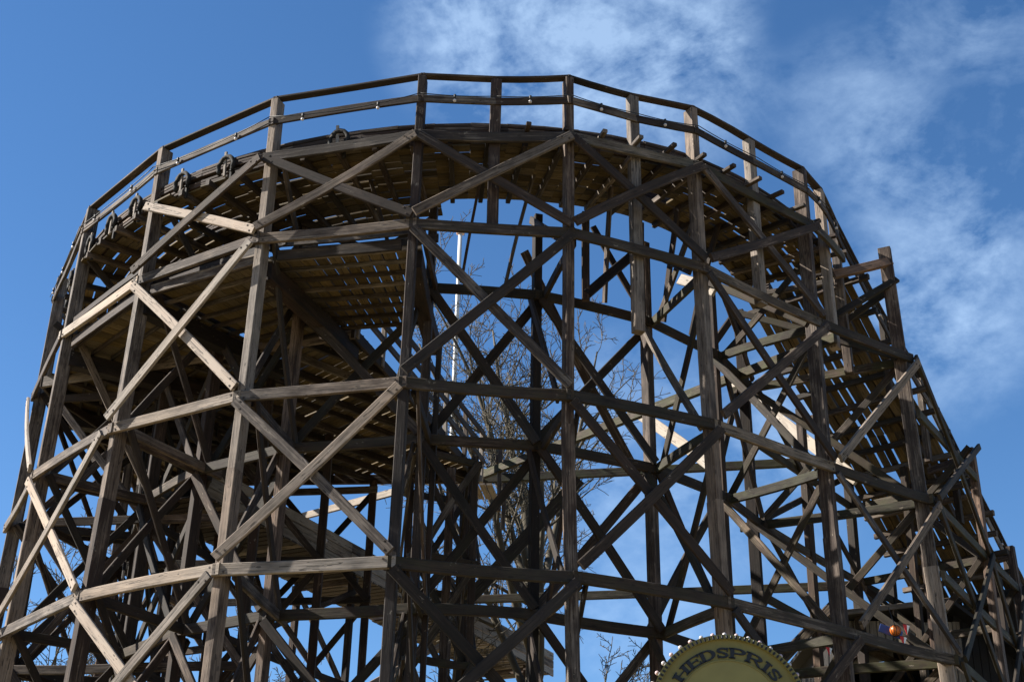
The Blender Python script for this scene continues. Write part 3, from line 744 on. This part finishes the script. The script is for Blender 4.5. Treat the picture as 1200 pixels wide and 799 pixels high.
# ------------------------------------------------------------------ bare trees
def bare_tree(base, H, spread, seed, label, fork=.45, r=.2, tw=.012, n0=7, lat=8, up=.07, low=()):
    rnd = random.Random(seed); b = V(base)
    o = empty('bare_tree', b, label, 'tree', 'leafless trees behind the coaster'); o['_w'] = tuple(b)
    tm, cm = MB(), MB()
    pts = [b]; d = V((rnd.uniform(-.02, .02), rnd.uniform(-.02, .02), 1))
    nseg = 9
    for i in range(nseg):
        d = (d + V((rnd.gauss(0, .025), rnd.gauss(0, .025), .15))).normalized(); pts.append(pts[-1] + d * H * fork / nseg)
    tube(tm, pts, r, r * .8, k=10)
    def shoot(p, d, ln, ra, rb, lev, lift_):
        n = {3: 9, 2: 6, 1: 4, 0: 3}[lev]; q = [p]; dd = d.normalized()
        for i in range(n):
            k_ = {3: .13, 2: .17, 1: .20, 0: .22}[lev]
            dd = (dd + V((rnd.gauss(0, k_), rnd.gauss(0, k_), lift_ + rnd.gauss(0, k_ * .7)))).normalized(); q.append(q[-1] + dd * ln / n)
        tube(cm, q, ra, rb, k={3: 7, 2: 5, 1: 4, 0: 3}[lev])
        if lev == 0: return
        cnt = {3: lat, 2: 8, 1: 5}[lev]
        for i in range(cnt):
            x = (.22 if lev == 3 else .15) + .8 * (i + rnd.random() * .8) / cnt; x = min(x, .99)
            m_ = min(n - 1, int(x * n)); pp = q[m_].lerp(q[m_ + 1], x * n - m_); t_ = (q[m_ + 1] - q[m_]).normalized()
            e = t_.cross(V((rnd.gauss(0, 1), rnd.gauss(0, 1), rnd.gauss(0, 1)))).normalized()
            nd = (t_ * rnd.uniform(.55, 1.0) + e * rnd.uniform(.6, 1.0))
            r_ = max(tw, lerp(ra, rb, x) * rnd.uniform(.35, .55))
            shoot(pp, nd, ln * rnd.uniform(.26, .46) * (1.25 - .55 * x), r_, max(tw * .7, r_ * .35), lev - 1, .05)
    top = pts[-1]; CL = H * (1 - fork)
    for i in range(n0):
        a = 6.2832 * i / n0 + rnd.uniform(-.35, .35); k = nseg if i % 2 == 0 else rnd.randint(nseg - 3, nseg - 1)
        nd = V((math.cos(a) * spread * rnd.uniform(.6, 1.2), math.sin(a) * spread, rnd.uniform(1.0, 1.7)))
        shoot(pts[k], nd, CL * rnd.uniform(.8, 1.08), r * rnd.uniform(.42, .6), .022, 3, up)
    shoot(top, V((.05, 0, 1)), CL * 1.02, r * .75, .025, 3, .05)
    for a_ in low: shoot(pts[nseg - 2], V(a_), CL * .52, r * .35, .015, 3, .03)
    tm.build('trunk', [BARK], o); cm.build('crown', [BARK], o)
bare_tree((.40, 38, 0), 21.4, .85, 5, 'tall leafless tree seen through the open middle of the trestle', fork=.575, r=.24, n0=8, tw=.011, lat=11, up=.08, low=[(1.0, .2, .35), (-.9, -.1, .6)])
bare_tree((-18.5, 56, 0), 17.5, 1.1, 8, 'leafless tree low behind the far left legs of the coaster', fork=.45, r=.2, tw=.016)
bare_tree((-11.5, 58, 0), 15.6, 1.1, 21, 'leafless treetop just showing low between the left inner trestle legs', fork=.45, r=.2, tw=.016)
# ------------------------------------------------------------------ round sign with lettering
def sign():
    C0 = V((1.852, 12.0, 2.535 + ZC)); tilt = Matrix.Rotation(math.radians(-4), 3, 'X') @ Matrix.Rotation(math.radians(0), 3, 'Z')
    o = empty('round_sign', (C0.x, C0.y + .1, 0), 'round olive gold sign with black lettering and a rim of pink white bulbs', 'sign'); o['_w'] = (C0.x, C0.y + .1, 0)
    Rb = .645
    def P(a, r, dep):                        # a from the top, clockwise as seen; dep towards the viewer
        return C0 + tilt @ V((math.sin(a) * r, -dep, math.cos(a) * r))
    def band(m, r0, r1, d0, d1, mi=0, k=72):
        vs = []; fs = []
        for i in range(k):
            a = 6.28319 * i / k
            vs += [tuple(P(a, r0, d0)), tuple(P(a, r1, d0)), tuple(P(a, r1, d1)), tuple(P(a, r0, d1))]
        for i in range(k):
            j = (i + 1) % k
            for e in range(4):
                f = (e + 1) % 4; fs.append([i * 4 + e, i * 4 + f, j * 4 + f, j * 4 + e])
        m.add(vs, fs, [[(0, 0)] * 4 for _ in fs], (.5, 0, 0), mi)
    m = MB(); k = 72
    vs = [tuple(P(6.28319 * i / k, Rb - .01, .05)) for i in range(k)] + [tuple(P(6.28319 * i / k, Rb - .01, -.06)) for i in range(k)]
    fs = [list(range(k)), list(range(2 * k - 1, k - 1, -1))] + [[i, k + i, k + (i + 1) % k, (i + 1) % k] for i in range(k)]
    m.add(vs, fs, [[(0, 0)] * len(f) for f in fs], (.5, 0, 0)); m.build('disc', [SIGNM], o)
    m = MB(); band(m, .0, .425, .052, .058); m.build('centre_panel', [SIGNL], o)
    m = MB(); band(m, .425, .437, .052, .064); m.build('inner_ring', [SIGNM], o)
    m = MB(); band(m, Rb - .035, Rb + .004, .052, .075)
    for i in range(104):
        a = 6.28319 * i / 104; c = P(a, Rb - .020, .076); e = P(a, Rb - .04, .08) - P(a, Rb, .08)
        n = tilt @ V((0, -1, 0)); beam(m, c - e * .34, c + e * .34, n, .018, .017, (.5, 0, 0), seg=1, bow=0, cut=.003, mi=1)
    m.build('rim', [SIGNM, BLACKP], o)
    # slab-serif letters set on an arc
    lm = MB(); h, r0 = .090, .452
    def quad_strip(pts_in, pts_out, a0):     # two polylines in letter space
        n = len(pts_in); vs = []; fs = []
        for d_ in (.051, .062):
            for q in pts_in + pts_out: vs.append(tuple(P(a0 + q[0] / (r0 + h / 2), r0 + q[1], d_)))
        T = 2 * n
        for i in range(n - 1):
            fs.append([T + i, T + i + 1, T + n + i + 1, T + n + i])
            fs.append([i, i + 1, T + i + 1, T + i]); fs.append([n + i, n + i + 1, T + n + i + 1, T + n + i])
        for i in (0, n - 1): fs.append([i, n + i, T + n + i, T + i])
        lm.add(vs, fs, [[(0, 0)] * 4 for _ in fs], (.5, 0, 0))
    def bar(a0, x0, y0, x1, y1): quad_strip([(lerp(x0, x1, i / 3), y0) for i in range(4)], [(lerp(x0, x1, i / 3), y1) for i in range(4)], a0)
    def arc(a0, cx, cy, rx, ry, t0, t1, wx, wy, n=14):
        A = []; B = []
        for i in range(n + 1):
            t = lerp(t0, t1, i / n); A.append((cx + rx * math.cos(t), cy + ry * math.sin(t))); B.append((cx + (rx - wx) * math.cos(t), cy + (ry - wy) * math.sin(t)))
        quad_strip(A, B, a0)
    sw, sf = .032, .012                      # stem width, serif thickness
    def stem(a0, x, y0=0, y1=None): bar(a0, x, y0, x + sw, h if y1 is None else y1)
    def serif(a0, x, y, ex=.013): bar(a0, x - ex, y, x + sw + ex, y + sf)
    def letter(ch, a0, wd):
        l = -wd / 2
        if ch == 'H':
            for x in (l, -l - sw): stem(a0, x); serif(a0, x, 0); serif(a0, x, h - sf)
            bar(a0, l + sw, h * .44, -l - sw, h * .56)
        elif ch == 'I': stem(a0, -sw / 2); serif(a0, -sw / 2, 0); serif(a0, -sw / 2, h - sf)
        elif ch == 'E':
            stem(a0, l); bar(a0, l - .012, 0, -l, sf); bar(a0, l - .012, h - sf, -l, h); bar(a0, l + sw, h * .45, -l - .02, h * .56)
            bar(a0, -l - .011, 0, -l, h * .30); bar(a0, -l - .011, h * .72, -l, h); bar(a0, -l - .029, h * .36, -l - .02, h * .65)
        elif ch == 'D':
            stem(a0, l); bar(a0, l - .012, 0, l + wd * .45, sf); bar(a0, l - .012, h - sf, l + wd * .45, h)
            arc(a0, l + wd * .42, h / 2, wd * .58, h / 2, -math.pi / 2, math.pi / 2, .034, sf)
        elif ch in 'PR':
            stem(a0, l); serif(a0, l, 0); bar(a0, l - .012, h - sf, l + wd * .5, h); bar(a0, l + sw, h * .42, l + wd * .5, h * .42 + sf)
            arc(a0, l + wd * .48, h * .71, wd * .47, h * .29, -math.pi / 2, math.pi / 2, .032, sf, 10)
            if ch == 'R': quad_strip([(l + wd * .42, h * .45), (l + wd * .85, .0)], [(l + wd * .42 + .03, h * .45), (l + wd * .85 + .036, .0)], a0)
        elif ch == 'S':
            arc(a0, 0, h * .73, wd * .47, h * .27, math.radians(20), math.radians(270), .026, .015)
            arc(a0, 0, h * .28, wd * .50, h * .28, math.radians(90), math.radians(-160), .026, .015)
            bar(a0, wd * .36, h * .62, wd * .36 + .012, h * .97); bar(a0, -wd * .47, h * .03, -wd * .47 + .012, h * .38)
    text = [('H', -.895, .128), ('E', -.60, .112), ('D', -.332, .128), ('S', -.083, .098), ('P', .185, .134), ('R', .470, .136), ('I', .695, .03), ('S', .875, .098)]
    for ch, a, wd in text: letter(ch, a, wd)
    lm.build('lettering', [BLACKP], o)
    for i in range(42):
        a = 6.28319 * (i + .0) / 42 - .01
        m = MB(); c = P(a, Rb + .03, 0); d_ = (P(a, 1, 0) - P(a, 0, 0))
        tube(m, [P(a, Rb - .012, 0), P(a, Rb + .018, 0)], .016, k=8, mi=0)
        ball(m, c + d_ * -.004, .019, mi=1, nu=12, nv=8); m.build('bulb', [POLEW, BULBP if i % 2 else BULBW], o)
    m = MB(); beam(m, (C0.x, C0.y + .15, 0), (C0.x, C0.y + .15, C0.z + .2), V((0, -1, 0)), .09, .11, (.3, 0, 0), seg=1, bow=0); m.build('sign_post', [IRON], o)
sign()
# ------------------------------------------------------------------ boarded shed low on the right
def shed():
    x0, x1, y0, y1 = 7.25, 9.75, 31.0, 35.5
    o = empty('boarded_shed', ((x0 + x1) / 2, (y0 + y1) / 2, 0), 'grey boarded shed with an arched dark opening and tarred roof under the coaster drop', 'shed'); o['_w'] = ((x0 + x1) / 2, (y0 + y1) / 2, 0)
    zt = 8.62 + ZC; cx = 8.42; ar = .98
    m = MB(); x = x0
    while x < x1:
        w_ = .165; mid = x + w_ / 2; u = (mid - cx) / ar
        zb = 0.0 if abs(u) > 1 else zt - 1.02 + .42 * math.sqrt(max(0, 1 - u * u))
        beam(m, (mid, y0 + random.uniform(-.008, .008), zb), (mid, y0, zt + random.uniform(-.02, .03)), V((0, -1, 0)), .03, w_ - .012, wcol(.86, .05, .0, .09), seg=1, bow=0)
        x += w_
    m.build('front_wall', [WOOD], o)
    m = MB()
    for k_ in range(17):
        t = math.pi * k_ / 16; t2 = math.pi * (k_ + 1) / 16
        if k_ < 16: beam(m, (cx + ar * math.cos(t), y0 - .04, zt - 1.02 + .42 * math.sin(t)), (cx + ar * math.cos(t2), y0 - .04, zt - 1.02 + .42 * math.sin(t2)), V((0, -1, 0)), .04, .05, wcol(.25), seg=1, bow=0, ext=.01)
    m.build('arch_trim', [WOOD], o)
    m = MB()
    for (a, b) in (((x0, y0 + .06), (x0, y1)), ((x1, y0 + .06), (x1, y1)), ((x0, y1), (x1, y1))):
        a, b = V((*a, 0)), V((*b, 0)); d = b - a; n = d.cross(V((0, 0, 1)))
        k_ = int(d.length / .2)
        for i in range(k_): 
            p = a + d * (i + .5) / k_; beam(m, V((p.x, p.y, 0)), V((p.x, p.y, zt)), n, .03, d.length / k_ + .004, wcol(.22), seg=1, bow=0)
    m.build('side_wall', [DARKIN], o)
    m = MB()
    def slab(q, t=.08):
        q = [V(v) for v in q]; n = (q[1] - q[0]).cross(q[2] - q[0]).normalized() * t
        vs = [tuple(v) for v in q] + [tuple(v - n) for v in q]; fs = [[0, 1, 2, 3], [7, 6, 5, 4]] + [[i, 4 + i, 4 + (i + 1) % 4, (i + 1) % 4] for i in range(4)]
        m.add(vs, fs, [[(0, 0)] * 4 for _ in fs], (.4, 0, 0))
    rz = zt + .05
    slab([(x0 - .35, y0 - .45, rz - .02), (x1 - .1, y0 - .45, rz + .36), (x1 - .1, y1 + .2, rz + .36), (x0 - .35, y1 + .2, rz - .02)])
    slab([(x1 - .1, y0 - .45, rz + .36), (x1 + 3.6, y0 - .45, rz - 2.6), (x1 + 3.6, y1 + .2, rz - 2.6), (x1 - .1, y1 + .2, rz + .36)])
    m.build('roof', [ROOFM], o)
    m = MB()
    beam(m, (x0 - .35, y0 - .48, rz - .06), (x1 - .1, y0 - .48, rz + .32), V((0, -1, 0)), .04, .12, wcol(.6), seg=1); m.build('roof_trim', [WOOD], o)
    m = MB()
    for i in range(22):
        x = x1 + .02 + i * .165; zz = rz + .26 - (x - x1) * .80
        beam(m, (x + .08, y0 + .02, 0), (x + .08, y0 + .02, zz - .1), V((0, -1, 0)), .03, .155, wcol(.15), seg=1, bow=0)
    m.build('lean_to_wall', [ROOFM], o)
shed()
# orange lantern, its blue board and small pennants
def lantern():
    c = V((6.940, 25.4, 6.900 + ZC))
    o = empty('lantern', c, 'round orange lantern with dark ribs on a blue board under the shed roof', 'lantern'); o['_w'] = tuple(c)
    m = MB(); ball(m, c, .10, nu=16, nv=12)
    for i in range(6):
        a = math.pi * i / 6
        tube(m, [c + V((.102 * math.sin(t) * math.cos(a), .102 * math.sin(t) * math.sin(a), .102 * math.cos(t))) for t in [6.2832 * k / 20 for k in range(21)]], .005, k=4, mi=1)
    m.build('globe', [ORANGE, BLACKP], o)
    m = MB(); beam(m, c + V((-.24, .14, .09)), c + V((.15, .14, -.05)), V((0, -1, 0)), .03, .15, (.4, 0, 0), seg=1, bow=0); m.build('board', [BLUEP], o)
    m = MB(); tube(m, [c + V((0, 0, .11)), c + V((0, .3, .5))], .008, k=5); m.build('hanger', [CABLE], o)
lantern()
def pennant(px, dep, label, s=1.0):
    d = px_ray(*px); c = d * (dep / d.y) + V((0, 0, ZC))
    o = empty('pennant', c, label, 'pennant', 'little pennants under the shed roof'); o['_w'] = tuple(c)
    def tri(name, pts, mat):
        m = MB(); vs = [tuple(c + V((x * s, y, z * s))) for y in (0, .008) for x, z in pts]; n = len(pts)
        fs = [list(range(n)), list(range(2 * n - 1, n - 1, -1))] + [[i, n + i, n + (i + 1) % n, (i + 1) % n] for i in range(n)]
        m.add(vs, fs, [[(0, 0)] * len(f) for f in fs], (.5, 0, 0)); m.build(name, [mat], o)
    tri('red_cloth', [(-.06, .10), (.01, .09), (.0, -.09)], REDP); tri('white_cloth', [(.013, .09), (.06, .07), (.005, -.08)], WHITEP)
    m = MB(); tube(m, [c + V((-.1 * s, 0, .11 * s)), c + V((.1 * s, 0, .09 * s))], .006, k=5); m.build('string', [CABLE], o)
pennant((1062.5, 738), 25.5, 'red and white pennant hanging just right of the orange lantern')
pennant((1059, 752), 25.5, 'red and white pennant hanging below the orange lantern')
pennant((972, 764), 25.5, 'red and white pennant by itself just right of the rim of the round sign', .9)
for o in bpy.data.objects:
    if '_w' in o: del o['_w']
print('members', {k: len(v) for k, v in MEM.items()})
